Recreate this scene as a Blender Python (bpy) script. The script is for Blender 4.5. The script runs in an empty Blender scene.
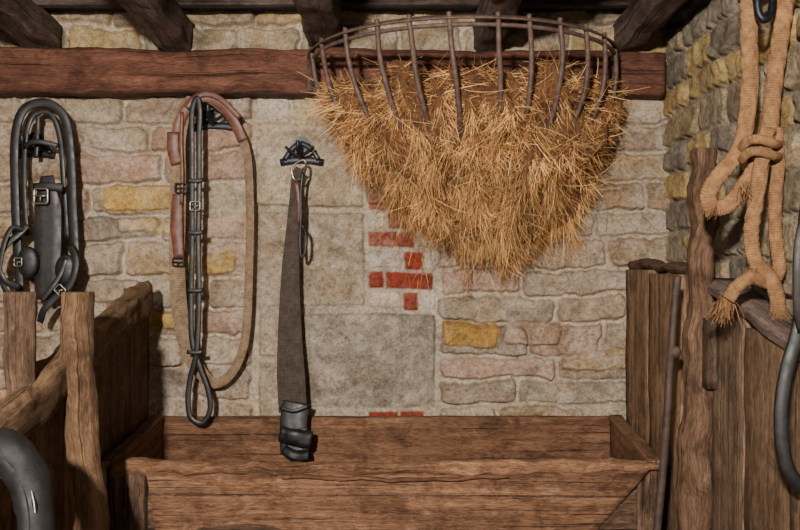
import bpy, math, random
import numpy as np
from mathutils import Vector, noise as mn
random.seed(7)
D0=3.2; CZ=1.5
def W(px,py,d):
    return Vector(((px-400)/800*d, d-D0, CZ+(265-py)/800*d))
def L(r,g,b):
    f=lambda c:(c/255/12.92) if c/255<=0.04045 else ((c/255+0.055)/1.055)**2.4
    return (f(r),f(g),f(b))
# ---------------------------------------------------------------- materials
class NT:
    def __init__(s,name):
        s.m=bpy.data.materials.new(name); s.m.use_nodes=True
        s.t=s.m.node_tree; s.b=s.t.nodes['Principled BSDF']
    def n(s,typ,**kw):
        nd=s.t.nodes.new(typ)
        for k,v in kw.items():
            if k in nd.inputs.keys(): nd.inputs[k].default_value=v
            else: setattr(nd,k,v)
        return nd
    def l(s,a,b): s.t.links.new(a,b)
    def ramp(s,src,p0,c0,p1,c1):
        r=s.n('ShaderNodeValToRGB'); e=r.color_ramp.elements
        e[0].position=p0; e[0].color=(*c0,1); e[1].position=p1; e[1].color=(*c1,1)
        s.l(src,r.inputs[0]); return r.outputs[0]
    def mix(s,typ,fac,a,b):
        m=s.n('ShaderNodeMix',data_type='RGBA',blend_type=typ)
        for i,v in ((0,fac),(6,a),(7,b)):
            if hasattr(v,'links'): s.l(v,m.inputs[i])
            elif i==0: m.inputs[0].default_value=v
            else: m.inputs[i].default_value=(*v,1)
        return m.outputs[2]
    def mul(s,a,b):
        m=s.n('ShaderNodeMath',operation='MULTIPLY')
        for i,v in ((0,a),(1,b)):
            if hasattr(v,'links'): s.l(v,m.inputs[i])
            else: m.inputs[i].default_value=v
        return m.outputs[0]
    def noise(s,vec,scale,detail=4,rough=0.6,dist=0):
        nd=s.n('ShaderNodeTexNoise'); nd.inputs['Scale'].default_value=scale
        nd.inputs['Detail'].default_value=detail; nd.inputs['Roughness'].default_value=rough
        nd.inputs['Distortion'].default_value=dist
        s.l(vec,nd.inputs['Vector']); return nd.outputs[0]
    def map(s,vec,sc):
        mp=s.n('ShaderNodeMapping'); mp.inputs['Scale'].default_value=sc
        s.l(vec,mp.inputs[0]); return mp.outputs[0]
    def bump(s,h,strength,dist,prev=None):
        b=s.n('ShaderNodeBump'); b.inputs['Strength'].default_value=strength
        b.inputs['Distance'].default_value=dist; s.l(h,b.inputs['Height'])
        if prev: s.l(prev,b.inputs['Normal'])
        return b.outputs[0]
def tc(N,k): return N.n('ShaderNodeTexCoord').outputs[k]
def attr(N,al=False):
    a=N.n('ShaderNodeAttribute'); a.attribute_name='Col'
    return (a.outputs['Color'],a.outputs['Alpha']) if al else a.outputs['Color']
BLK=(0,0,0); WHT=(1,1,1)
def mat_stone(name,wash,washamt,grime=0.55):
    N=NT(name); o=tc(N,'Object'); c,al=attr(N,True)
    w=N.ramp(N.noise(o,9,8,.75,.5),.46,BLK,.62,WHT)
    c=N.mix('MIX',N.mul(N.mul(w,washamt),al),c,wash)
    oc=N.ramp(N.noise(o,4.2,7,.7,.8),.50,BLK,.68,WHT)
    c=N.mix('MULTIPLY',N.mul(oc,.6),c,(1.0,.84,.62))
    c=N.mix('MULTIPLY',1,c,N.ramp(N.noise(o,60,6,.75,.2),.34,(.62,.57,.52),.54,(1.05,1.05,1.05)))
    c=N.mix('MULTIPLY',grime,c,N.ramp(N.noise(o,16,8,.78,.7),.38,(.42,.33,.26),.52,WHT))
    c=N.mix('MULTIPLY',.6,c,N.ramp(N.noise(o,170,4,.6),.36,(.38,.34,.30),.48,WHT))
    N.l(c,N.b.inputs['Base Color']); N.b.inputs['Roughness'].default_value=.93
    N.b.inputs['Specular IOR Level'].default_value=.25
    b=N.bump(N.noise(o,34,9,.8),1.0,.026); b=N.bump(N.noise(o,150,4,.7),.7,.006,b)
    N.l(b,N.b.inputs['Normal']); return N.m
def mat_wood(name,c1,c2,dark,grain=60,bump=.7,rough=.75,crack=.85,scuff=.45):
    N=NT(name); uv=tc(N,'UV')
    g=N.noise(N.map(uv,(grain,1.6,1)),1,10,.78,.2)
    g2=N.noise(N.map(uv,(16,1.1,1)),1,7,.72,.4)
    c=N.ramp(g,.36,c1,.62,c2)
    c=N.mix('MULTIPLY',.8,c,N.ramp(g2,.38,(.52,.47,.43),.58,(1.12,1.1,1.08)))
    k=N.ramp(N.noise(N.map(uv,(grain*2.0,1.0,1)),1,4,.55,.1),.345,WHT,.39,BLK)
    c=N.mix('MIX',N.mul(k,crack),c,dark)
    sc=N.ramp(N.noise(N.map(uv,(48,12,1)),1,8,.8,.6),.53,BLK,.66,WHT)
    c=N.mix('MIX',N.mul(sc,scuff),c,tuple(min(1,x*1.1+.07) for x in c2))
    st=N.ramp(N.noise(N.map(uv,(11,7,1)),1,8,.78,.6),.39,(.38,.33,.30),.54,(1.04,1.04,1.04))
    c=N.mix('MULTIPLY',.8,c,st)
    fine=N.noise(N.map(uv,(480,30,1)),1,3,.65)
    c=N.mix('MULTIPLY',.85,c,N.ramp(fine,.36,(.40,.38,.36),.56,(1.1,1.1,1.1)))
    c=N.mix('MULTIPLY',1,c,attr(N))
    N.l(c,N.b.inputs['Base Color']); N.b.inputs['Roughness'].default_value=rough
    N.b.inputs['Specular IOR Level'].default_value=.25
    b=N.bump(g,bump,.012); b=N.bump(fine,bump*.8,.003,b)
    b2=N.n('ShaderNodeMath',operation='SUBTRACT')
    b2.inputs[0].default_value=1; N.l(k,b2.inputs[1]); b=N.bump(b2.outputs[0],.8,.006,b)
    N.l(b,N.b.inputs['Normal']); return N.m
def mat_simple(name,c1,c2,rough,metal=0,sc=60,bump=.3,bd=.002,r2=None):
    N=NT(name); o=tc(N,'Object'); n=N.noise(o,sc,5,.65)
    c=N.ramp(n,.35,c1,.68,c2); c=N.mix('MULTIPLY',1,c,attr(N)); N.l(c,N.b.inputs['Base Color'])
    N.b.inputs['Metallic'].default_value=metal
    rr=N.n('ShaderNodeMapRange'); N.l(N.noise(o,sc*.4,4,.6),rr.inputs[0])
    rr.inputs[1].default_value=.3; rr.inputs[2].default_value=.7
    rr.inputs[3].default_value=rough; rr.inputs[4].default_value=r2 or rough*1.4
    N.l(rr.outputs[0],N.b.inputs['Roughness'])
    N.l(N.bump(n,bump,bd),N.b.inputs['Normal']); return N.m
def mat_web(name,c1,c2,f=220):
    N=NT(name); uv=tc(N,'UV'); o=tc(N,'Object')
    w=N.n('ShaderNodeTexWave',wave_type='BANDS',bands_direction='Y'); w.inputs['Scale'].default_value=f/6.28
    w.inputs['Distortion'].default_value=1.2; w.inputs['Detail'].default_value=2
    N.l(uv,w.inputs['Vector'])
    w2=N.n('ShaderNodeTexWave',wave_type='BANDS',bands_direction='X'); w2.inputs['Scale'].default_value=f/3
    N.l(uv,w2.inputs['Vector'])
    h=N.mix('MULTIPLY',1,w.outputs[0],w2.outputs[0])
    c=N.ramp(N.noise(o,25,6,.75),.3,c1,.7,c2)
    c=N.mix('MULTIPLY',.6,c,N.ramp(w.outputs[0],0,(.45,.42,.4),.6,WHT))
    c=N.mix('MULTIPLY',.6,c,N.ramp(N.noise(o,60,5,.7),.38,(.45,.40,.36),.56,WHT))
    c=N.mix('MULTIPLY',1,c,attr(N)); N.l(c,N.b.inputs['Base Color']); N.b.inputs['Roughness'].default_value=.9
    N.l(N.bump(h,.6,.002),N.b.inputs['Normal']); return N.m
M_wall=mat_stone('whitewashed_stone',L(226,210,194),.62,.5)
M_wallr=mat_stone('sandstone_rubble',L(200,186,160),.35,.55)
M_beam=mat_wood('oak_beam_red',L(80,50,39),L(120,78,60),L(24,15,12),40,.9,.62,.7,.35)
M_raft=mat_wood('rafter_wood',L(66,56,52),L(108,92,84),L(20,17,15),40,.8)
M_wood=mat_wood('old_stall_wood',L(104,80,60),L(160,130,100),L(38,28,22),60,1.1)
M_woodg=mat_wood('weathered_board',L(104,82,64),L(154,126,98),L(40,30,24),55,1.1)
M_trough=mat_wood('trough_wood',L(114,82,60),L(164,124,94),L(46,31,24),42,1.0,.65,.7,.5)
M_dark=mat_wood('dark_post_wood',L(78,60,47),L(128,100,78),L(26,18,14),50,1.1)
M_slate=mat_simple('roof_slate',L(26,32,42),L(58,68,84),.7,0,6,.4,.01)
M_floor=mat_simple('stable_floor',L(70,62,54),L(110,98,84),.95,0,9,.8,.02)
M_blk=mat_simple('black_leather',L(9,8,8),L(26,23,22),.42,0,70,.35,.0015,.65)
M_col=mat_simple('collar_leather',L(8,7,7),L(22,19,18),.6,0,60,.5,.003,.8)
M_brn=mat_simple('brown_leather',L(66,34,24),L(106,60,40),.45,0,40,.35,.0015)
M_web=mat_web('canvas_webbing',L(104,86,66),L(146,124,98))
M_webd=mat_web('dark_webbing',L(44,36,31),L(78,64,52))
M_iron=mat_simple('black_iron',L(12,13,18),L(34,36,44),.38,.5,50,.4,.002)
M_rust=mat_simple('rusty_iron',L(58,44,40),L(98,74,62),.6,.2,45,.5,.002)
M_steel=mat_simple('buckle_steel',L(110,104,96),L(160,152,142),.3,.9,60,.2,.001)
M_rope=mat_web('cotton_rope',L(112,78,48),L(168,124,80),300)
def mat_hay():
    N=NT('hay'); c=attr(N); o=tc(N,'Object')
    c=N.mix('MULTIPLY',.7,c,N.ramp(N.noise(o,9,5,.65),.36,(.45,.37,.29),.56,(1.1,1.1,1.1)))
    N.l(c,N.b.inputs['Base Color']); N.b.inputs['Roughness'].default_value=.7; return N.m
M_hay=mat_hay()
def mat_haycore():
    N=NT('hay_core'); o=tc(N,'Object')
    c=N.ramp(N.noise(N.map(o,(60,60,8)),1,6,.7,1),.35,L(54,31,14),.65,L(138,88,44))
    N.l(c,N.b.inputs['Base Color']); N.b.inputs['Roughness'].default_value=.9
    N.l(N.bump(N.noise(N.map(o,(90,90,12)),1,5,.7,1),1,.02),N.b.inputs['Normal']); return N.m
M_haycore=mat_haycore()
# ---------------------------------------------------------------- mesh builder
def cat(pts,sub,closed):
    pts=[Vector(p) for p in pts]; n=len(pts); out=[]
    if n==2 and not closed:
        return [pts[0].lerp(pts[1],i/sub) for i in range(sub+1)]
    R=range(n if closed else n-1)
    for i in R:
        if closed: a,b,c,d=pts[i-1],pts[i],pts[(i+1)%n],pts[(i+2)%n]
        else:
            b,c=pts[i],pts[i+1]; a=pts[i-1] if i>0 else b*2-c; d=pts[i+2] if i+2<n else c*2-b
        for k in range(sub):
            t=k/sub; out.append(.5*((2*b)+(c-a)*t+(2*a-5*b+4*c-d)*t*t+(3*b-3*c+d-a)*t**3))
    if not closed: out.append(pts[-1])
    return out
class MB:
    def __init__(s): s.v=[];s.c=[];s.f=[];s.uv=[];s.mi=[];s.sm=[];s.mats=[]
    def mat(s,m):
        if m not in s.mats: s.mats.append(m)
        return s.mats.index(m)
    def face(s,f,uv,mi,sm=True): s.f.append(f); s.uv.append(uv); s.mi.append(mi); s.sm.append(sm)
    def sweep(s,pts,prof,m,hint=(0,-1,0),closed=False,sub=8,col=(1,1,1),cap=True,jit=0,jf=9,sm=True,uvo=None):
        path=cat(pts,sub,closed); n=len(path); mi=s.mat(m); base=len(s.v)
        uo=uvo if uvo is not None else random.random()*20; vo=random.random()*20
        Ns=None; cum=[0]
        for i in range(1,n): cum.append(cum[-1]+(path[i]-path[i-1]).length)
        tot=cum[-1] or 1; K=0; us=None
        if hint is None:
            T0=(path[1]-path[0]).normalized(); Ns=T0.orthogonal().normalized()
        for i in range(n):
            if closed: T=path[(i+1)%n]-path[i-1]
            else: T=path[min(i+1,n-1)]-path[max(i-1,0)]
            T.normalize()
            if hint is None: N_=Ns-T*Ns.dot(T); N_.normalize(); Ns=N_
            else:
                h=hint(cum[i]/tot) if callable(hint) else Vector(hint); h=Vector(h)
                N_=h-T*h.dot(T)
                if N_.length<1e-3: N_=Ns if Ns else T.orthogonal()
                N_.normalize(); Ns=N_
            B=T.cross(N_)
            pr=prof(cum[i]/tot,cum[i]); K=len(pr)
            if us is None:
                us=[0]
                for k in range(K): us.append(us[-1]+math.hypot(pr[(k+1)%K][0]-pr[k][0],pr[(k+1)%K][1]-pr[k][1]))
            for (b,nn) in pr:
                p=path[i]+B*b+N_*nn
                if jit:
                    q=p*jf; q2=p*jf*3.7
                    p=p+(B*mn.noise(q)+N_*mn.noise(q+Vector((31,7,3))))*jit+(B*mn.noise(q2)+N_*mn.noise(q2+Vector((3,17,3))))*jit*.35
                s.v.append(tuple(p)); s.c.append(col)
        for i in range(n if closed else n-1):
            j=(i+1)%n; v0=cum[i]+vo; v1=(cum[j] if j else tot+.01)+vo
            for k in range(K):
                k2=(k+1)%K
                s.face((base+i*K+k,base+i*K+k2,base+j*K+k2,base+j*K+k),
                       ((us[k]+uo,v0),(us[k+1]+uo,v0),(us[k+1]+uo,v1),(us[k]+uo,v1)),mi,sm)
        if cap and not closed:
            for e,i in ((0,0),(1,n-1)):
                idx=[base+i*K+k for k in range(K)]
                pr=prof(float(e),cum[i]); uv=[(p[0]+uo,p[1]*.4+vo) for p in pr]
                if e==0: idx=idx[::-1]; uv=uv[::-1]
                s.face(tuple(idx),tuple(uv),mi,False)
    def obj(s,name):
        me=bpy.data.meshes.new(name)
        V=np.array(s.v); c=(V.min(0)+V.max(0))/2
        me.from_pydata([tuple(x) for x in (V-c)],[],s.f)
        for m in s.mats: me.materials.append(m)
        me.polygons.foreach_set('material_index',s.mi); me.polygons.foreach_set('use_smooth',s.sm)
        uvl=me.uv_layers.new(name='UVMap'); flat=[x for f in s.uv for p in f for x in p]
        uvl.data.foreach_set('uv',flat)
        a=me.color_attributes.new('Col','FLOAT_COLOR','POINT')
        a.data.foreach_set('color',[x for q in s.c for x in (q[0],q[1],q[2],1)])
        me.update(); o=bpy.data.objects.new(name,me); o.location=c
        bpy.context.scene.collection.objects.link(o); return o
def rect(w,t,bev=None,nl=1):
    def pr(f,s):
        ww=(w(f) if callable(w) else w)/2; tt=(t(f) if callable(t) else t)/2
        b=min(bev if bev else min(ww,tt)*.5,ww*.9,tt*.9); o=[]
        def side(a,c):
            for k in range(nl): 
                t_=k/nl; o.append((a[0]+(c[0]-a[0])*t_,a[1]+(c[1]-a[1])*t_))
            o.append(c)
        side((-ww+b,-tt),(ww-b,-tt)); side((ww,-tt+b),(ww,tt-b)); side((ww-b,tt),(-ww+b,tt)); side((-ww,tt-b),(-ww,-tt+b))
        return o
    return pr
def circ(r,n=10,ry=None):
    def pr(f,s):
        rr=r(f) if callable(r) else r; yy=(ry(f) if callable(ry) else ry) if ry is not None else rr
        return [(rr*math.cos(2*math.pi*k/n),yy*math.sin(2*math.pi*k/n)) for k in range(n)]
    return pr
def ropep(rx,ry,lobes=3,pitch=.06,n=18,amp=.16):
    def pr(f,s):
        o=[]
        for k in range(n):
            a=2*math.pi*k/n; q=1+amp*abs(math.cos(lobes*.5*(a-2*math.pi*s/pitch)))-amp*.5
            o.append((rx*q*math.cos(a),ry*q*math.sin(a)))
        return o
    return pr
def tint(a=.8,b=1.15):
    k=random.uniform(a,b); w=random.uniform(-.04,.04); return (k*(1+w),k,k*(1-w))
def plank(mb,p0,p1,w,t,nrm,m,jit=.003,col=None,bev=.004,jf=6,nl=5):
    p0=Vector(p0);p1=Vector(p1); n=max(3,int((p1-p0).length/.03))
    mb.sweep([p0,p1],rect(w,t,bev,nl),m,hint=nrm,sub=n,jit=jit,jf=jf,col=col or tint())
def ellipsoid(mb,c,rx,ry,rz,m,n=16,k=10,col=(1,1,1)):
    c=Vector(c); b=len(mb.v); mi=mb.mat(m)
    for j in range(k+1):
        ph=math.pi*j/k
        for i in range(n):
            a=2*math.pi*i/n
            mb.v.append((c.x+rx*math.sin(ph)*math.cos(a),c.y+ry*math.sin(ph)*math.sin(a),c.z+rz*math.cos(ph))); mb.c.append(col)
    for j in range(k):
        for i in range(n):
            i2=(i+1)%n; mb.face((b+j*n+i,b+(j+1)*n+i,b+(j+1)*n+i2,b+j*n+i2),((0,0),(0,.01),(.01,.01),(.01,0)),mi)
def buckle(mb,c,w,h,r=.003,m=None,tilt=0):
    c=Vector(c); pts=[]
    for (a,b) in ((-1,-1),(-1,0),(-1,1),(0,1),(1,1),(1,0),(1,-1),(0,-1)):
        x=a*w/2*(.94 if a*b else 1);z=b*h/2*(.94 if a*b else 1)
        pts.append(c+Vector((x*math.cos(tilt)-z*math.sin(tilt),0,x*math.sin(tilt)+z*math.cos(tilt))))
    mb.sweep(pts,circ(r,8),m or M_steel,closed=True,sub=3)
    mb.sweep([c+Vector((-w/2,-.002,0)),c+Vector((w/2,-.004,0))],circ(r*.8,6),m or M_steel,hint=None,sub=2)
    mb.sweep([c+Vector((0,-.004,-h/2)),c+Vector((0,-.006,h*.1))],circ(r*.7,6),m or M_steel,hint=None,sub=2)
# ---------------------------------------------------------------- stone walls
def vn(x,y,seed):
    ix=np.floor(x);iy=np.floor(y);fx=x-ix;fy=y-iy
    fx=fx*fx*(3-2*fx);fy=fy*fy*(3-2*fy)
    def h(a,b):
        q=np.sin(a*127.1+b*311.7+seed*74.7)*43758.5453; return q-np.floor(q)
    return (h(ix,iy)*(1-fx)+h(ix+1,iy)*fx)*(1-fy)+(h(ix,iy+1)*(1-fx)+h(ix+1,iy+1)*fx)*fy-.5
def build_wall(name,U,V,res,rects,mapf,mat,mortar,seed=1,flip=False,base_h=.0):
    nu=int(U/res)+1; nv=int(V/res)+1
    u=np.linspace(0,U,nu);v=np.linspace(0,V,nv); uu,vv=np.meshgrid(u,v)
    wu=uu+vn(uu*12,vv*12,seed)*.026+vn(uu*45,vv*45,seed+3)*.012
    wv=vv+vn(uu*4,vv*4,seed+5)*.030+vn(uu*15,vv*15,seed+6)*.020+vn(uu*50,vv*50,seed+7)*.010
    H=vn(uu*4,vv*4,seed+8)*.008+vn(uu*25,vv*25,seed+9)*.006+vn(uu*70,vv*70,seed+9)*.005
    C=np.zeros((nv,nu,4)); C[...,:3]=mortar; C[...,3]=.6
    C[...,:3]*=(1+vn(uu*6,vv*6,seed+2)*.55+vn(uu*40,vv*40,seed+12)*.3)[...,None]
    rg=random.Random(seed)
    for (x0,x1,z0,z1,col,h,gap,rad) in rects:
        i0=max(0,int((x0-.05)/res));i1=min(nu,int((x1+.05)/res)+1)
        j0=max(0,int((z0-.05)/res));j1=min(nv,int((z1+.05)/res)+1)
        if i1<=i0 or j1<=j0: continue
        a=wu[j0:j1,i0:i1];b=wv[j0:j1,i0:i1]
        if rad<.015: a=a*.35+uu[j0:j1,i0:i1]*.65; b=b*.35+vv[j0:j1,i0:i1]*.65
        cx=(x0+x1)/2;cz=(z0+z1)/2;hx=(x1-x0)/2-gap;hz=(z1-z0)/2-gap
        r=min(rad,hx*.8,hz*.8)
        qx=np.abs(a-cx)-hx+r;qz=np.abs(b-cz)-hz+r
        sd=np.hypot(np.maximum(qx,0),np.maximum(qz,0))+np.minimum(np.maximum(qx,qz),0)-r
        k=np.clip(-sd/.012+.15,0,1);k=k*k*(3-2*k); kc=np.clip(-sd/.007+.5,0,1)
        t1=rg.uniform(-.06,.06);t2=rg.uniform(-.12,.08)
        hh=h*(1+vn(a*20,b*20,seed+rg.random()*9)*.8)+(a-cx)*t1+(b-cz)*t2
        H[j0:j1,i0:i1]+=k*np.maximum(hh,.001)
        cc=np.array(col[:3])*(1+vn(a*9,b*16,seed+rg.random()*9)*.45+vn(a*35,b*45,seed+rg.random()*9)*.3)[...,None]
        sub=C[j0:j1,i0:i1,:3]; C[j0:j1,i0:i1,:3]=sub*(1-kc[...,None])+cc*kc[...,None]
        al=col[3] if len(col)>3 else 1.0
        sa=C[j0:j1,i0:i1,3]; C[j0:j1,i0:i1,3]=sa*(1-kc)+al*kc
    X,Y,Z=mapf(uu,vv,H+base_h)
    P=np.stack([X,Y,Z],-1).reshape(-1,3).astype(np.float32)
    idx=np.arange(nu*nv).reshape(nv,nu)
    q=np.stack([idx[:-1,:-1],idx[:-1,1:],idx[1:,1:],idx[1:,:-1]],-1).reshape(-1,4)
    if flip: q=q[:,::-1]
    me=bpy.data.meshes.new(name); me.vertices.add(len(P)); me.vertices.foreach_set('co',P.ravel())
    me.loops.add(q.size); me.loops.foreach_set('vertex_index',q.ravel().astype(np.int32))
    me.polygons.add(len(q)); me.polygons.foreach_set('loop_start',(np.arange(len(q))*4).astype(np.int32))
    me.polygons.foreach_set('use_smooth',np.ones(len(q),dtype=bool))
    me.update(calc_edges=True)
    at=me.color_attributes.new('Col','FLOAT_COLOR','POINT')
    at.data.foreach_set('color',np.clip(C,0,1).reshape(-1).astype(np.float32))
    me.materials.append(mat); me.validate()
    o=bpy.data.objects.new(name,me); bpy.context.scene.collection.objects.link(o); return o
XL=-2.6; XR=1.07
rg=random.Random(11)
def rows(out,x0,x1,y0,y1,rh,sw,pal,h=(.014,.030),gap=.0065,rad=.022,seed=1):
    g=random.Random(seed); y=y0
    while y<y1-8:
        hh=g.uniform(*rh)
        if y1-(y+hh)<rh[0]*.6: hh=y1-y
        x=x0
        while x<x1-1:
            w=g.uniform(*sw)
            if x1-(x+w)<sw[0]*.6: w=x1-x
            c=np.array(g.choice(pal))*g.uniform(.82,1.1)
            out.append((x,x+w,y,y+hh,c,g.uniform(*h),gap,rad)); x+=w
        y+=hh
def topx(r): # measured courses -> metres on back wall
    return [((a-400)*.004-XL,(b-400)*.004-XL,CZ+(265-d)*.004,CZ+(265-c)*.004,col,h,g,ra) for (a,b,c,d,col,h,g,ra) in r]
palA=[L(194,172,148),L(190,166,142),L(178,156,134),L(206,186,160),L(194,160,138),L(188,160,126),L(168,150,132),L(204,170,116),L(194,176,152),L(194,162,142)]
palY=[L(188,162,112),L(196,170,118),L(172,152,120),L(184,162,128),L(164,146,118)]
R=[]
rows(R,-250,254,95,640,(27,36),(55,135),palA,seed=3)
rows(R,438,680,95,640,(24,33),(52,120),palA,seed=5)
rows(R,-250,680,-10,95,(28,38),(60,120),palY,seed=6)
rows(R,256,438,420,640,(28,38),(60,110),palA,seed=8)
rows(R,364,438,95,205,(25,30),(30,60),palA,seed=9)
g1=L(196,178,150);g2=L(178,160,136);g3=L(164,152,136);wh=L(216,202,184);rd=(*L(158,66,46),.15);rd2=(*L(166,88,66),.5)
for b in [(255,291,94,127,wh),(292,364,94,128,L(202,186,146)),(255,364,130,208,g1),(257,366,211,308,g2),(258,300,312,358,g1),(258,299,361,418,g2),(301,436,313,408,g3),(301,368,410,420,g1)]:
    R.append((*b,.012,.005,.012))
for b in [(368,400,194,210,rd2),(402,436,194,210,wh),(368,386,212,229,wh),(387,436,212,229,rd2),(368,414,231,248,rd2),(415,436,231,248,wh),(368,403,250,270,wh),(404,423,251,270,rd),(424,437,250,270,wh),(368,384,272,290,rd),(385,433,272,290,rd),(368,402,292,310,wh),(403,419,292,311,rd),(420,437,292,310,wh),(369,398,410,421,rd),(399,424,410,421,rd)]:
    R.append((*b,.009,.0030,.004))
for b in [(440,500,320,346,(*L(208,162,86),.3)),(135,182,308,328,(*L(206,174,106),.3)),(105,178,184,210,(*L(208,174,104),.4)),(185,238,252,275,L(200,168,106)),(118,180,216,236,L(204,180,134)),(505,560,318,344,L(186,158,130)),(560,640,350,370,L(190,164,124))]:
    R.append((*b,.018,.004,.02))
build_wall('wall_back',XR-XL+.02,2.56,.0045,topx(R),lambda u,v,h:(u+XL,-h,v),M_wall,L(208,192,170),1)
RR=[]; rows(RR,0,380,0,256,(9.5,12.5),(20,36),[L(196,166,106),L(178,156,116),L(164,146,122),L(202,172,112),L(152,140,124),L(184,166,136)],h=(.012,.024),gap=.6,rad=3,seed=21)
RR=[(a/100,b/100,c/100,d/100,col,h,.006,.03) for (a,b,c,d,col,h,g,r) in RR]
build_wall('wall_right',3.7,2.56,.006,RR,lambda u,v,h:(XR-h,-u,v),M_wallr,L(182,170,148),4,True)
build_wall('wall_left',3.7,2.56,.012,RR,lambda u,v,h:(XL+h,-u,v),M_wall,L(190,178,166),6)
# floor & ceiling
def box_obj(name,x0,x1,y0,y1,zf,t,mat):
    mb=MB(); nx=20
    mb.sweep([(x0,(y0+y1)/2,zf),(x1,(y0+y1)/2,zf)],rect(abs(y1-y0),t,.01,4),mat,hint=(0,0,1),sub=nx)
    return mb.obj(name)
box_obj('floor',XL-.05,XR+.05,-3.75,.05,-.05,.1,M_floor)
SL=.05
mb=MB()
plank(mb,(XL-.05,-1.85,2.50+1.85*SL+.02),(XR+.05,-1.85,2.50+1.85*SL+.02),3.8,.03,(0,SL,1),M_slate,jit=0)
for i in range(12):
    y=-.14-i*.29
    plank(mb,(XL,y,2.492-y*SL),(XR,y,2.492-y*SL),.045,.022,(0,SL,1),M_raft,jit=.002)
mb.obj('ceiling')
for x,w in ((-2.42,.12),(-1.93,.12),(-1.41,.12),(-.885,.125),(-.29,.13),(.35,.12),(.90,.105)):
    mb=MB(); plank(mb,(x,-.012,2.405),(x+random.uniform(-.03,.03),-3.6,2.405+3.6*SL),w,.125,(0,0,1),M_raft,jit=.012,bev=.012,col=(1.3,1.25,1.25))
    mb.obj('rafter')
mb=MB()
mb.sweep([(XL+.02,-.075,2.252),(-1.6,-.075,2.25),(-.5,-.075,2.248),(.4,-.075,2.245),(XR-.05,-.075,2.235)],rect(lambda f:.168+.008*math.sin(f*23)+.006*math.sin(f*51),.11,.012,6),M_beam,hint=(0,-1,0),sub=40,jit=.012,jf=5)
mb.obj('timber_wall_beam')
# ---------------------------------------------------------------- hay rack
CX=.235; YB=-.135
mb=MB()
def rp(th,s,off=0):
    s2=max(s,0); a=.575-.27*s2**2.5; b=(.60-.06)-.40*s2**3.6
    return Vector((CX+.04*s2+(a+off)*math.cos(th),YB-(b+off)*math.sin(th),2.285-.48*s))
arc=[rp(math.radians(a),0) for a in range(0,181,10)]
arc=[Vector((arc[0].x,YB+.01,2.20))]+[Vector((arc[0].x,YB-.03,2.25))]+arc[1:-1]+[Vector((arc[-1].x,YB-.03,2.25)),Vector((arc[-1].x,YB+.01,2.16))]
mb.sweep(arc,rect(.03,.008,.003),M_rust,hint=None,sub=4)
arc2=[rp(math.radians(a),.05,-.004) for a in range(0,181,10)]
mb.sweep(arc2,circ(.0075,8),M_rust,hint=None,sub=4)
low=[rp(math.radians(a),1) for a in range(0,181,12)]
low[0].y=-.04; low[-1].y=-.04
mb.sweep(low,circ(.009,8),M_rust,hint=None,sub=3)
for a in (20,35,48,60,72,83,97,110,123,136,152,167):
    th=math.radians(a+random.uniform(-1,1)); top=rp(th,-.03)
    pts=[top]+[rp(th+random.uniform(-.006,.006),s) for s in (0,.2,.4,.6,.75,.88,1)]
    mb.sweep(pts,circ(.0088,8),M_rust,hint=None,sub=4)
mb.obj('iron_hay_rack')
# hay
mb=MB()
TK=[0,.2,.4,.6,.8,1.0]; AK=[.52,.53,.49,.39,.25,.11]; BK=[.41,.455,.455,.41,.27,.09]
def hs(th,t,amp=1):
    a=np.interp(t,TK,AK); b=np.interp(t,TK,BK)
    x=CX+.01+.085*t+a*math.cos(th); y=YB-b*math.sin(th)
    zl=.50+mn.noise(Vector((th*4.5,3,5)))*.26
    z=2.145-zl*t
    n=mn.noise(Vector((th*3.2,t*2.2,1.7)))*.05+mn.noise(Vector((th*10,t*3.5,4.7)))*.07+mn.noise(Vector((th*26,t*7,8)))*.04
    n-=.02
    x+=n*amp*math.cos(th); y-=n*amp*math.sin(th)
    z+=mn.noise(Vector((th*5,9,t)))*.08*(1-t)
    return Vector((x,min(y,-.04),z))
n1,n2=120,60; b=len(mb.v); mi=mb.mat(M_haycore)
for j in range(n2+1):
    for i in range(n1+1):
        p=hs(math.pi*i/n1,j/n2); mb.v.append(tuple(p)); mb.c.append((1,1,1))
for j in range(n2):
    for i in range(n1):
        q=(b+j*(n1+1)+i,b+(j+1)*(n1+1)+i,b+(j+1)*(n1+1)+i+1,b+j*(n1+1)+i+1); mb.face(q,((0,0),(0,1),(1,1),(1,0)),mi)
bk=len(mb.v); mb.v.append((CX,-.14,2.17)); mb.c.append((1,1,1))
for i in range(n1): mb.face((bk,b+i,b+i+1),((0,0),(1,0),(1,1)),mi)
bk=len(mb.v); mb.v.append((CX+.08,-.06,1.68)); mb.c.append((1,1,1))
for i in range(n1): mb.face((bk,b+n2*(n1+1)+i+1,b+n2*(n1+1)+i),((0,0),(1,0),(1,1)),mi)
mh=mb.mat(M_hay)
cols=[L(222,174,110),L(202,152,90),L(182,130,74),L(228,188,130),L(156,104,56),L(208,158,98),L(116,74,40),L(192,142,86),L(94,60,34)]
hr=random.Random(5)
def strand(p,d,ln,w,c,curl=.3,seg=4):
    d=Vector(d).normalized(); side=d.cross(Vector((hr.gauss(0,1),hr.gauss(0,1),hr.gauss(0,1)))).normalized()
    bend=Vector((hr.gauss(0,1),hr.gauss(0,1),hr.gauss(0,.6)))*curl
    b=len(mb.v); q=Vector(p)
    for k in range(seg+1):
        ww=w*(1-.5*k/seg)
        qq=q.copy(); 
        if qq.y>-.035: qq.y=-.035
        mb.v.append(tuple(qq-side*ww)); mb.v.append(tuple(qq+side*ww)); mb.c.append(c); mb.c.append(c)
        d=(d+bend*(1.0/seg)).normalized(); q=q+d*(ln/seg)
    for k in range(seg):
        i=b+2*k; mb.face((i,i+1,i+3,i+2),((0,0),(1,0),(1,1),(0,1)),mh,False)
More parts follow.
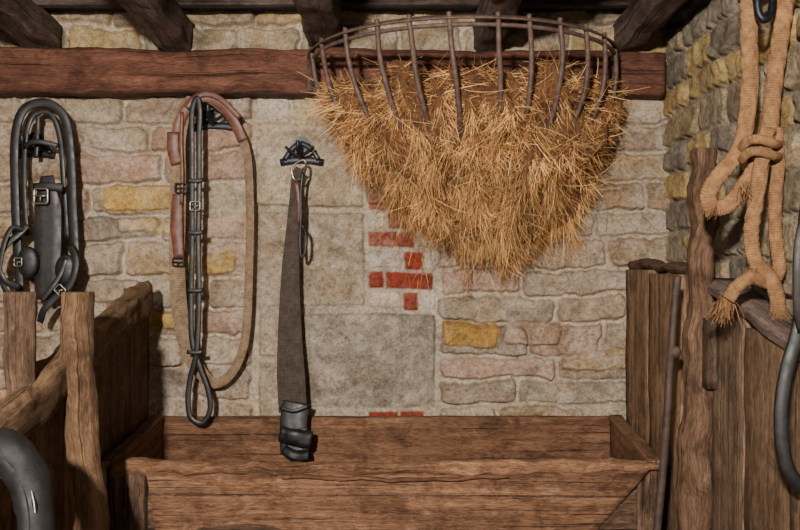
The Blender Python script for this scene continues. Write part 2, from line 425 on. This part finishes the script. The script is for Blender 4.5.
for i in range(38000):
    th=hr.uniform(.0,math.pi); t=hr.random()**.9
    p=hs(th,t,1.0)
    out=Vector((math.cos(th),-math.sin(th),0))
    cl=Vector((mn.noise(p*6),mn.noise(p*6+Vector((9,2,4))),mn.noise(p*6+Vector((2,22,4)))*.5))*2.6
    if t<.1: d=Vector((hr.gauss(0,1),hr.gauss(0,.6),hr.gauss(0.0,.35)))
    else: d=Vector((hr.gauss(0,.35),hr.gauss(0,.3),-1.0+hr.gauss(0,.3)))+cl*.6
    r=hr.random()
    if r<.16: d=Vector((hr.gauss(0,1),hr.gauss(0,.6),hr.gauss(-.3,.6)))
    d=d.normalized()+out*hr.uniform(-.20,.06 if r>.04 else .4)
    c=hr.choice(cols); k=hr.uniform(.75,1.15)*(1+mn.noise(Vector((p.x*16,p.y*16,p.z*6)))*.9); c=(c[0]*k,c[1]*k,c[2]*k)
    strand(p-out*.010,d,hr.uniform(.03,.10) if r>.05 else hr.uniform(.09,.20),hr.uniform(.0005,.0011),c,.45)
for i in range(110): # ragged hanging locks below and beside the rack
    th=hr.uniform(.05,math.pi-.05); t=hr.uniform(.45,1); p0=hs(th,t)
    ln=hr.uniform(.07,.22)*(1 if t>.6 else .6); dr=Vector((hr.gauss(0,.18),hr.gauss(0,.1),-1))
    for j in range(hr.randint(12,50)):
        c=hr.choice(cols); p=p0+Vector((hr.gauss(0,.010),hr.gauss(0,.010),hr.gauss(.01,.02)))
        strand(p,dr+Vector((hr.gauss(0,.16),hr.gauss(0,.16),0)),ln*hr.uniform(.4,1.1),hr.uniform(.0005,.0010),c,.3)
for i in range(240): # loose stalks hanging close to the wall
    x=CX+.08+hr.gauss(0,.2); z=1.63+hr.uniform(-.19,.1)
    strand((x,-.04-hr.random()*.05,z),(hr.gauss(0,.5),.1,-1),hr.uniform(.04,.12),.0009,hr.choice(cols),.3)
mb.obj('hay_pile')
# ---------------------------------------------------------------- feeding trough
mb=MB()
def T(x,y,z): return Vector((x,y,z))
xl0,xr0=-.945,.84; xl1,xr1=-.893,.785; yb=-.055; yf=-.745
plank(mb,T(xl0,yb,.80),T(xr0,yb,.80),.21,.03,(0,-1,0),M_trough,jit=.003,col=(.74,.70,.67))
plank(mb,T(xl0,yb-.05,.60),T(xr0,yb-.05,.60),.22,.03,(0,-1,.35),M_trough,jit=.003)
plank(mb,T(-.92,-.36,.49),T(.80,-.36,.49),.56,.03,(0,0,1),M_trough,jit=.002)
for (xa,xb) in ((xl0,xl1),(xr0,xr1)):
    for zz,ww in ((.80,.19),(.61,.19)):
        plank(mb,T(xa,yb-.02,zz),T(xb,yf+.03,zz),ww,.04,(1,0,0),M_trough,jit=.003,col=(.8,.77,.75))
    plank(mb,T(xa,yb-.02,.905),T(xb,yf-.01,.890),.05,.02,(0,0,1),M_trough,jit=.004)
plank(mb,T(xl1,yf+.045,.77),T(xr1,yf+.045,.77),.19,.03,(0,-1,0),M_dark,jit=.003)
plank(mb,T(xl1,yf+.09,.57),T(xr1,yf+.09,.57),.20,.03,(0,-1,0),M_dark,jit=.003)
# raised hopper front (trapezoid)
mi=mb.mat(M_trough); b=len(mb.v); nx,nz=60,14
for s in range(2):
    for j in range(nz+1):
        f=j/nz; z=.876-.40*f; x0=-.775+.03*f; x1=.762-.30*f; y=yf-.014+.085*f+(.03 if s else 0)
        for i in range(nx+1):
            g=i/nx; x=x0+(x1-x0)*g
            mb.v.append((x,y+mn.noise(Vector((x*3,z*9,2)))*.010+(0 if s else .010*math.exp(-((f-.6)/.03)**2)),z)); mb.c.append((1.0,.97,.96))
K=(nx+1)*(nz+1)
def tuv(k):
    p=mb.v[k]; return (p[2]*1.0+3,p[0]+7)
for s in range(2):
    for j in range(nz):
        for i in range(nx):
            a=b+s*K+j*(nx+1)+i; q=(a,a+nx+1,a+nx+2,a+1)
            if s: q=q[::-1]
            mb.face(q,tuple(tuv(k) for k in q),mi)
for j in range(nz):
    for e in (0,nx):
        a=b+j*(nx+1)+e; q=(a,a+nx+1,a+nx+1+K,a+K); mb.face(q,tuple(tuv(k) for k in q),mi,False)
pts=[T(-.885,yf+.01,.876),T(-.6,yf+.004,.882),T(-.3,yf+.004,.878),T(-.1,yf+.004,.876),T(.1,yf+.004,.876),T(.35,yf+.004,.880),T(.6,yf+.006,.886),T(.80,yf+.01,.889)]
mb.sweep(pts,rect(lambda f:.034+.008*math.sin(f*9+1)+.005*math.sin(f*31),.044,.005,4),M_trough,hint=(0,-1,0),sub=20,jit=.011,jf=13,col=(1.08,1.06,1.03))
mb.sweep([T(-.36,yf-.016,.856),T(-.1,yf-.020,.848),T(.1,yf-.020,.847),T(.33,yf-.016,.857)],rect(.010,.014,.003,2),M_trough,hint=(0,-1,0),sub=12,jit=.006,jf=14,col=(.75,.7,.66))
plank(mb,T(-.835,yf+.02,0),T(-.835,yf+.015,.862),.105,.05,(0,-1,0),M_dark,jit=.004)
plank(mb,T(.765,yf+.04,0),T(.765,yf+.04,.868),.06,.05,(0,-1,0),M_dark,jit=.004)
plank(mb,T(-.90,-.1,0),T(-.90,-.1,.5),.08,.06,(0,-1,0),M_dark); plank(mb,T(.78,-.1,0),T(.78,-.1,.5),.08,.06,(0,-1,0),M_dark)
mb.obj('feeding_trough')
# ---------------------------------------------------------------- left stall partition
def lx(y): return -.995+ (-y)*.040
mb=MB()
def railz(d): return 1.385-(3.0-d)*.215
y=-.05
while y>-2.9:
    w=random.uniform(.17,.23); yc=y-w/2; d=yc+D0; zt=railz(d)+.02
    plank(mb,(lx(yc)-.012,yc,.0),(lx(yc)-.012,yc,zt),w-.008,.032,(1,0,0),M_wood if yc<-.5 else M_woodg,jit=.004)
    y-=w
mb.sweep([(lx(-.22)+.035,-.22,railz(2.98)),(lx(-.6)+.035,-.6,railz(2.6)+.005),(lx(-1.0)+.035,-1.0,railz(2.2)),(lx(-1.4)+.035,-1.4,railz(1.8)-.005),(lx(-2.0)+.035,-2.0,railz(1.2)),(lx(-2.9)+.035,-2.9,railz(.3)+.05)],
   rect(.118,.07,.018,5),M_wood,hint=(1,0,0),sub=20,jit=.014,jf=7,col=(1.0,.98,.96))
d=1.62; cc=W(-16,532,d); zt=cc.z+.115
mb.sweep([Vector((lx(cc.y),cc.y+.05,zt-.01)),Vector((cc.x-.02,cc.y+.045,zt-.012)),Vector((cc.x+.05,cc.y+.045,zt+.0))],circ(.012,12),M_dark,hint=None,sub=5)
mb.obj('stall_partition')
mb=MB()
p=[W(98,620,2.15),W(92,530,2.15),W(86,450,2.15),W(81,380,2.15),W(79,330,2.15),W(79,292,2.15)]
bot=Vector((p[0].x+.03,p[0].y,0)); 
mb.sweep([bot]+p,circ(lambda f:.050-.010*f,20,.04),M_wood,hint=(0,-1,0),sub=14,jit=.014,jf=8,col=(.80,.74,.68))
mb.obj('wooden_post')
mb=MB(); q=W(21,292,1.97)
mb.sweep([(q.x-.02,q.y,0),(q.x,q.y,.8),(q.x,q.y,q.z)],circ(.036,18,.034),M_dark,hint=(0,-1,0),sub=24,jit=.012,jf=9)
mb.obj('wooden_post')
# ---------------------------------------------------------------- right stall partition
mb=MB()
y=-.05; xr=.905
for w in (.29,.335):
    yc=y-w/2; zt=1.490+yc*.04
    plank(mb,(xr,yc,0),(xr,yc,zt),w-.002,.035,(1,0,0),M_woodg,jit=.004,col=(1.15,1.1,1.02)); y-=w
mb.sweep([(xr+.03,-.05,1.50),(xr+.035,-.3,1.500),(xr+.04,-.68,1.475)],circ(.034,14,.020),M_dark,hint=(0,0,1),sub=12,jit=.012,jf=10)
def rz(d): return 1.405-(2.34-d)*.25
y=-.80
while y>-2.7:
    w=random.uniform(.18,.26); yc=y-w/2
    plank(mb,(.945,yc,0),(.945,yc,rz(yc+D0)),w-.005,.03,(1,0,0),M_woodg,jit=.005,col=tint(.9,1.15)); y-=w
mb.sweep([(.975,-.74,rz(2.46)+.012),(.975,-1.4,rz(1.8)+.012),(.975,-2.7,rz(.5)+.012)],rect(.11,.03,.006,3),M_raft,hint=(0,0,1),sub=26,jit=.007,col=(1.7,1.7,1.7))
q=W(817,190,1.78)
mb.sweep([(.95,-1.42,1.2),(.955,-1.42,1.5),(.955,-1.42,1.70)],rect(.05,.03,.004,3),M_dark,hint=(1,0,0),sub=12,jit=.005)
mb.sweep([Vector((.96,q.y,q.z-.01)),Vector((q.x,q.y,q.z-.012)),Vector((q.x-.03,q.y,q.z+.01))],circ(.011,12),M_dark,hint=None,sub=6)
mb.obj('stall_partition')
mb=MB()
mb.sweep([(.885,-.78,0),(.893,-.78,.7),(.905,-.78,1.2),(.91,-.78,1.6),(.915,-.78,1.76),(.92,-.78,1.85)],
  rect(lambda f:.100 if f<.5 else .100-.055*(f-.5)*1.7,.07,.014,5),M_dark,hint=(0,-1,0),sub=16,jit=.018,jf=9,col=(1.15,1.1,1.05))
plank(mb,W(712,318,2.37),W(712,388,2.37),.05,.05,(0,-1,0),M_dark,jit=.006)
mb.obj('gate_post')
mb=MB()
mb.sweep([W(678,276,2.33),W(675,300,2.33),W(671,350,2.33),W(667,420,2.33),W(662,480,2.33),W(656,540,2.33),W(650,600,2.33)+Vector((0,0,-.02)),Vector((.70,-.87,.012))],circ(.0115,10),M_rust,hint=None,sub=6,jit=.002,col=(.6,.6,.6))
ellipsoid(mb,W(675,352,2.33),.018,.018,.018,M_rust)
mb.obj('iron_rod')
# ---------------------------------------------------------------- harness hooks
def hook(px,py,s=1.0):
    mb=MB(); c=Vector(((px-400)*.004,-.016,CZ+(265-py)*.004))
    def q(x,y,z): return c+Vector((x*s,-y,z*s))
    mb.sweep([q(0,0,.045),q(0,.014,.045)],circ(.030*s,18),M_iron,hint=None,sub=2)
    mb.sweep([q(0,.014,.045),q(0,.022,.045)],circ(.018*s,16),M_iron,hint=None,sub=2)
    mb.sweep([q(-.075,.010,-.02),q(-.03,.012,-.012),q(.03,.012,-.012),q(.08,.010,-.02)],rect(.024*s,.020,.003),M_iron,hint=(0,-1,0),sub=6)
    mb.sweep([q(-.06,.014,-.012),q(-.03,.016,.03),q(0,.016,.05)],rect(.018*s,.020,.003),M_iron,hint=(0,-1,0),sub=5)
    mb.sweep([q(.065,.014,-.012),q(.035,.016,.03),q(0,.016,.05)],rect(.018*s,.020,.003),M_iron,hint=(0,-1,0),sub=5)
    mb.sweep([q(0,.005,.0),q(0,.05,-.004),q(0,.09,.0),q(0,.115,.02),q(0,.12,.045)],circ(lambda f:.010-.002*f,10),M_iron,hint=None,sub=6)
    mb.sweep([q(0,.05,-.004),q(-.03,.06,.012),q(-.05,.07,.03)],circ(.006,8),M_iron,hint=None,sub=5)
    mb.sweep([q(0,.05,-.004),q(.03,.06,.012),q(.05,.07,.03)],circ(.006,8),M_iron,hint=None,sub=5)
    for x in (-.066,.07): ellipsoid(mb,q(x,.022,-.018),.007,.005,.007,M_iron,8,6)
    return mb.obj('harness_hook')
hook(38,152,1.0); hook(216,124,1.15); hook(302,158,1.1)
# ---------------------------------------------------------------- dark bridle (left)
mb=MB()
def P(l,d=3.08): return [W(a[0],a[1],(a[2] if len(a)>2 else d)) for a in l]
st=lambda w,t=.006: rect(w,t,.0022,2)
mb.sweep(P([(20,292),(17,240),(15,190),(15,140),(22,112),(38,103),(54,106),(66,122),(71,160),(73,210),(75,255),(72,285)],3.07),st(.034,.009),M_blk,sub=7)
mb.sweep(P([(27,236),(24,190),(25,145),(30,120),(40,112),(52,116),(60,140),(64,190),(67,240)],3.09),st(.02,.006),M_blk,sub=7)
mb.sweep(P([(25,146,3.06),(32,142,3.05),(42,142,3.05),(58,146,3.06)]),st(.02,.005),M_blk,sub=6)
mb.sweep(P([(38,112,3.10),(37,135,3.10),(36,158,3.10)]),st(.018,.005),M_blk,sub=6)
mb.sweep(P([(47,176,3.06),(47,188,3.05),(48,210,3.05),(48,240,3.05),(47,270,3.05),(46,300,3.06)]),rect(lambda f:.05+.055*min(1,f*4) if f<.6 else .105-.05*(f-.6),.007,.003,3),M_blk,sub=7,col=(1.9,1.8,1.75))
mb.sweep(P([(33,187,3.035),(47,186,3.03),(63,188,3.035)]),st(.03,.004),M_blk,sub=5)
buckle(mb,W(41,196,3.02),.05,.055,.0042)
mb.sweep(P([(28,225,3.05),(18,235,3.04),(6,245,3.02),(-2,262,3.0),(4,280,3.0),(20,288,3.03)]),st(.024,.007),M_blk,sub=6)
mb.sweep(P([(26,232,3.05),(12,228,3.02),(3,248,3.0),(0,275,3.0),(10,300,3.02)]),st(.02,.006),M_blk,sub=6)
for (x,yy) in ((28,262),(66,270)):
    ellipsoid(mb,W(x,yy,3.03),.042,.018,.06,M_blk,20,12)
mb.sweep(P([(70,245,3.02),(76,262,3.0),(70,285,3.0),(55,298,3.0),(44,310,3.0),(40,322,3.02)]),st(.026,.008),M_blk,sub=7)
mb.sweep(P([(66,258,3.02),(60,275,3.01),(50,290,3.0),(42,300,3.0)]),st(.02,.008),M_blk,sub=7)
buckle(mb,W(60,290,2.98),.03,.034,.0035,tilt=.8); buckle(mb,W(18,262,3.0),.028,.03,.003)
mb.obj('horse_bridle')
# ---------------------------------------------------------------- webbing girth (second)
mb=MB()
loop=[(192,102),(183,115),(178,140),(178,175),(178,210),(177,250),(178,290),(182,325),(190,355),(203,375),(215,383),(230,375),(242,352),(247,320),(249,270),(250,220),(249,180),(246,150),(236,125),(222,108),(206,98)]
ht=lambda f: (math.sin(f*6.28)*.3,-1,0)
mb.sweep(P(loop,3.10),rect(lambda f:.060 if f<.42 else .060-.026*min(1,(f-.42)*12),.004,.0015,2),M_web,closed=True,sub=6,hint=ht,col=(1.05,1,.95))
mb.sweep(P([(176,150),(178,130),(184,113),(194,101),(207,97),(221,105),(234,122),(243,141)],3.092),st(.040,.007),M_brn,sub=6,hint=ht)
mb.sweep(P([(186,108),(196,97),(208,94),(222,100),(240,118)],3.08),st(.022,.006),M_brn,sub=6,col=(.8,.8,.8))
mb.sweep(P([(178,194),(177,210),(177,232),(179,258)],3.088),rect(lambda f:.050-.02*abs(f-.5),.010,.004,2),M_brn,sub=6)
mb.sweep(P([(173,132),(173,150),(177,164)],3.085),st(.045,.008),M_brn,sub=5)
mb.sweep(P([(182,112),(181,140),(182,175),(181,205)],3.085),st(.014,.005),M_brn,sub=6)
buckle(mb,W(181,188,3.075),.045,.035,.003,M_iron); buckle(mb,W(178,262,3.08),.042,.03,.003,M_iron)
mb.obj('webbing_girth')
mb=MB()
mb.sweep(P([(197,98,3.05),(192,112,3.04),(192,150,3.04),(192,200,3.04),(192,250,3.05),(191,300,3.05),(192,340,3.05),(199,365,3.05),(208,390,3.05),(210,410,3.05),(202,423,3.05),(191,418,3.05),(188,402,3.05),(190,380,3.05),(196,355,3.04),(198,330,3.04),(199,290,3.04),(198,240,3.04),(199,190,3.04),(199,140,3.045),(200,112,3.05)]),st(.020,.009),M_blk,sub=8,closed=True)
for yy in (180,232,290,352): mb.sweep(P([(187,yy,3.028),(195,yy+1,3.026),(203,yy,3.028)]),st(.016,.005),M_blk,sub=3)
buckle(mb,W(195,206,3.02),.036,.032,.0028)
mb.obj('leather_rein')
# ---------------------------------------------------------------- third strap
mb=MB()
mb.sweep(P([(300,168,3.06),(296,178,3.06),(294,215,3.07),(291,260,3.08),(290,300,3.09),(290,340,3.09),(291,375,3.08),(293,412,3.07)]),
   rect(lambda f:.034+.075*min(1,max(0,f-.05)*1.25),.006,.002,3),M_webd,sub=8,hint=(0,-1,0))
mb.sweep(P([(297,402,3.05),(294,420,3.04),(294,440,3.03),(295,452,3.02)]),rect(lambda f:.105 if f<.5 else .105+.01*(f-.5),.012,.004,3),M_blk,sub=6,hint=(0,-1,.0))
mb.sweep(P([(280,408,3.03),(294,411,3.02),(309,406,3.03)]),st(.014,.006),M_blk,sub=5)
mb.sweep(P([(283,430,3.015),(295,432,3.005),(308,430,3.015)]),st(.022,.006),M_blk,sub=5)
mb.sweep(P([(281,434,3.01),(296,438,2.995),(311,440,3.01)]),rect(.06,.03,.01,3),M_blk,sub=6,jit=.006,jf=20)
mb.sweep(P([(284,450,3.01),(296,456,2.995),(308,456,3.01)]),rect(.04,.03,.01,3),M_blk,sub=6,jit=.006,jf=20)
mb.sweep(P([(303,172,3.03),(301,190,3.03),(301,215,3.03),(300,240,3.03),(301,256,3.03),(305,252,3.03),(306,235,3.03),(302,225,3.02)]),circ(.006,8),M_blk,sub=6)
mb.sweep(P([(302,160,3.06),(292,168,3.05),(295,180,3.05),(303,176,3.04),(306,164,3.06)]),circ(.005,8),M_steel,closed=True,sub=5)
mb.sweep(P([(296,182,3.05),(299,200,3.045),(300,225,3.045)]),st(.018,.005),M_brn,sub=5)
mb.obj('trace_strap')
# ---------------------------------------------------------------- rope halter on the right
mb=MB(); rp1=ropep(.020,.010,6,.05,20,.3)
dd=2.12
def PR(l): return [W(a[0],a[1],(a[2] if len(a)>2 else dd)) for a in l]
mb.sweep(PR([(768,-38,2.12),(752,-20,2.12),(749,30),(750,80),(746,125),(738,152),(722,172),(709,192),(712,207),(728,205),(744,186),(758,164),(768,140),(773,90),(780,40),(786,-10),(778,-36,2.12)]),rp1,M_rope,sub=14,hint=(-.3,-1,0),closed=False)
mb.sweep(PR([(768,128,2.09),(762,160,2.08),(756,200,2.08),(751,235,2.08),(756,262,2.08),(770,278,2.08),(777,296,2.08),(778,312,2.08)]),ropep(.018,.010,6,.05,20,.3),M_rope,sub=14,hint=(-.3,-1,0))
mb.sweep(PR([(776,128,2.12),(778,165,2.12),(775,205,2.12),(776,240,2.11),(779,270,2.10),(768,282,2.09),(752,278,2.07),(738,286,2.06),(728,300,2.06)]),ropep(.016,.010,6,.05,18,.3),M_rope,sub=14,hint=(-.3,-1,0))
for k in range(2):
    yy=142+k*12
    mb.sweep(PR([(742,yy+6,2.10),(750,yy-2,2.065),(762,yy-2,2.06),(774,yy+2,2.07),(779,yy+4,2.12),(765,yy+6,2.15),(748,yy+8,2.14)]),ropep(.012,.008,5,.04,14,.25),M_rope,hint=None,closed=True,sub=6)
hh=random.Random(3)
for (cx,cy,dx,nn) in ((779,310,.1,120),(727,298,-.35,120),(752,270,-.1,25),(712,205,-.3,20),(744,182,.2,20)):
    for i in range(nn):
        p=W(cx+hh.uniform(-6,6),cy+hh.uniform(-4,2),2.07); v=Vector((dx+hh.gauss(0,.35),hh.gauss(0,.3),-1)).normalized()*hh.uniform(.03,.08 if nn>50 else .045)
        mb.sweep([p,p+v*.5+Vector((hh.gauss(0,.005),0,0)),p+v],circ(.0010,4),M_rope,hint=None,sub=2)
mb.obj('rope_halter')
mb=MB()
hz=W(770,-34,2.12)
mb.sweep([Vector((XR-.02,hz.y,hz.z-.03)),Vector((XR-.06,hz.y,hz.z-.035)),Vector((hz.x,hz.y,hz.z-.03)),Vector((hz.x-.06,hz.y,hz.z-.01)),Vector((hz.x-.075,hz.y,hz.z+.03))],circ(.010,10),M_iron,hint=None,sub=6)
mb.sweep([Vector((XR-.03,hz.y,hz.z-.08)),Vector((XR-.03,hz.y,hz.z+.03))],rect(.05,.02,.004),M_iron,hint=(-1,0,0),sub=4)
mb.sweep(PR([(756,-16,2.07),(757,0,2.06),(759,14,2.06),(765,20,2.06),(771,12,2.07),(772,-10,2.08)]),circ(.010,8),M_iron,hint=None,closed=True,sub=6)
mb.obj('iron_wall_hook')
# black strap at right edge
mb=MB()
def PB(l,dd=1.78): return [W(a[0],a[1],(a[2] if len(a)>2 else dd)) for a in l]
mb.sweep(PB([(814,182),(806,215),(804,255),(803,300),(797,335),(787,370),(781,410),(783,450),(792,476),(808,490),(828,476),(842,430),(840,370),(832,320),(828,260),(826,210)]),rect(.030,.012,.004,2),M_blk,closed=True,sub=8,hint=(-.4,-1,0))
mb.sweep(PB([(806,215,1.74),(800,240,1.73),(798,270,1.73),(799,310,1.74),(803,330,1.75)]),rect(.022,.007,.003,2),M_blk,sub=6,hint=(-.4,-1,0),col=(2.5,1.9,1.6))
mb.obj('leather_bridle_strap')
# horse collar bottom-left
mb=MB(); pts=[]
for k in range(16):
    a=2*math.pi*k/16; r=.105*(1-.12*math.sin(a)); pts.append(cc+Vector((r*math.cos(a),.05*math.sin(a),.155*math.sin(a)+.0)))
mb.sweep(pts,circ(lambda f:.036+.008*math.sin(f*6.28*1),16),M_col,closed=True,sub=6,hint=(0,-1,0),jit=.006,jf=22)
pts2=[cc+(p-cc)*1.14+Vector((0,-.032,0)) for p in pts]
mb.sweep(pts2,circ(.006,10),M_steel,closed=True,sub=6,hint=(0,-1,0),col=(.2,.21,.24))
pts3=[cc+(p-cc)*.98+Vector((0,-.040,0)) for p in pts]
mb.sweep(pts3,st(.018,.006),M_col,closed=True,sub=6,hint=(0,-1,0),col=(1.6,1.5,1.5))
mb.obj('horse_collar')
# ---------------------------------------------------------------- lights / world / camera
def lamp(name,typ,loc,tgt,power,col,**kw):
    l=bpy.data.lights.new(name,typ); l.energy=power; l.color=col
    for k,v in kw.items(): setattr(l,k,v)
    o=bpy.data.objects.new(name,l); o.location=loc
    o.rotation_euler=(Vector(tgt)-Vector(loc)).to_track_quat('-Z','Y').to_euler(); bpy.context.scene.collection.objects.link(o)
lamp('flash_lamp','AREA',(-.5,-4.2,2.25),(-.05,0,1.55),275,(1,.94,.86),shape='DISK',size=.14)
lamp('warm_overhead_fill','AREA',(-.9,-2.0,2.3),(-.1,0,1.5),6,(1,.84,.66),shape='DISK',size=.3)  # weak warm overhead light, unseen, added to the mix beside the flash
w=bpy.data.worlds.new('world'); bpy.context.scene.world=w; w.use_nodes=True
w.node_tree.nodes['Background'].inputs[0].default_value=(.94,.9,.92,1); w.node_tree.nodes['Background'].inputs[1].default_value=.45
cam=bpy.data.cameras.new('camera'); cam.lens=36; cam.sensor_width=36; cam.clip_start=.05
co=bpy.data.objects.new('camera',cam); co.location=(0,-D0,CZ); co.rotation_euler=(math.pi/2,0,0)
bpy.context.scene.collection.objects.link(co); bpy.context.scene.camera=co
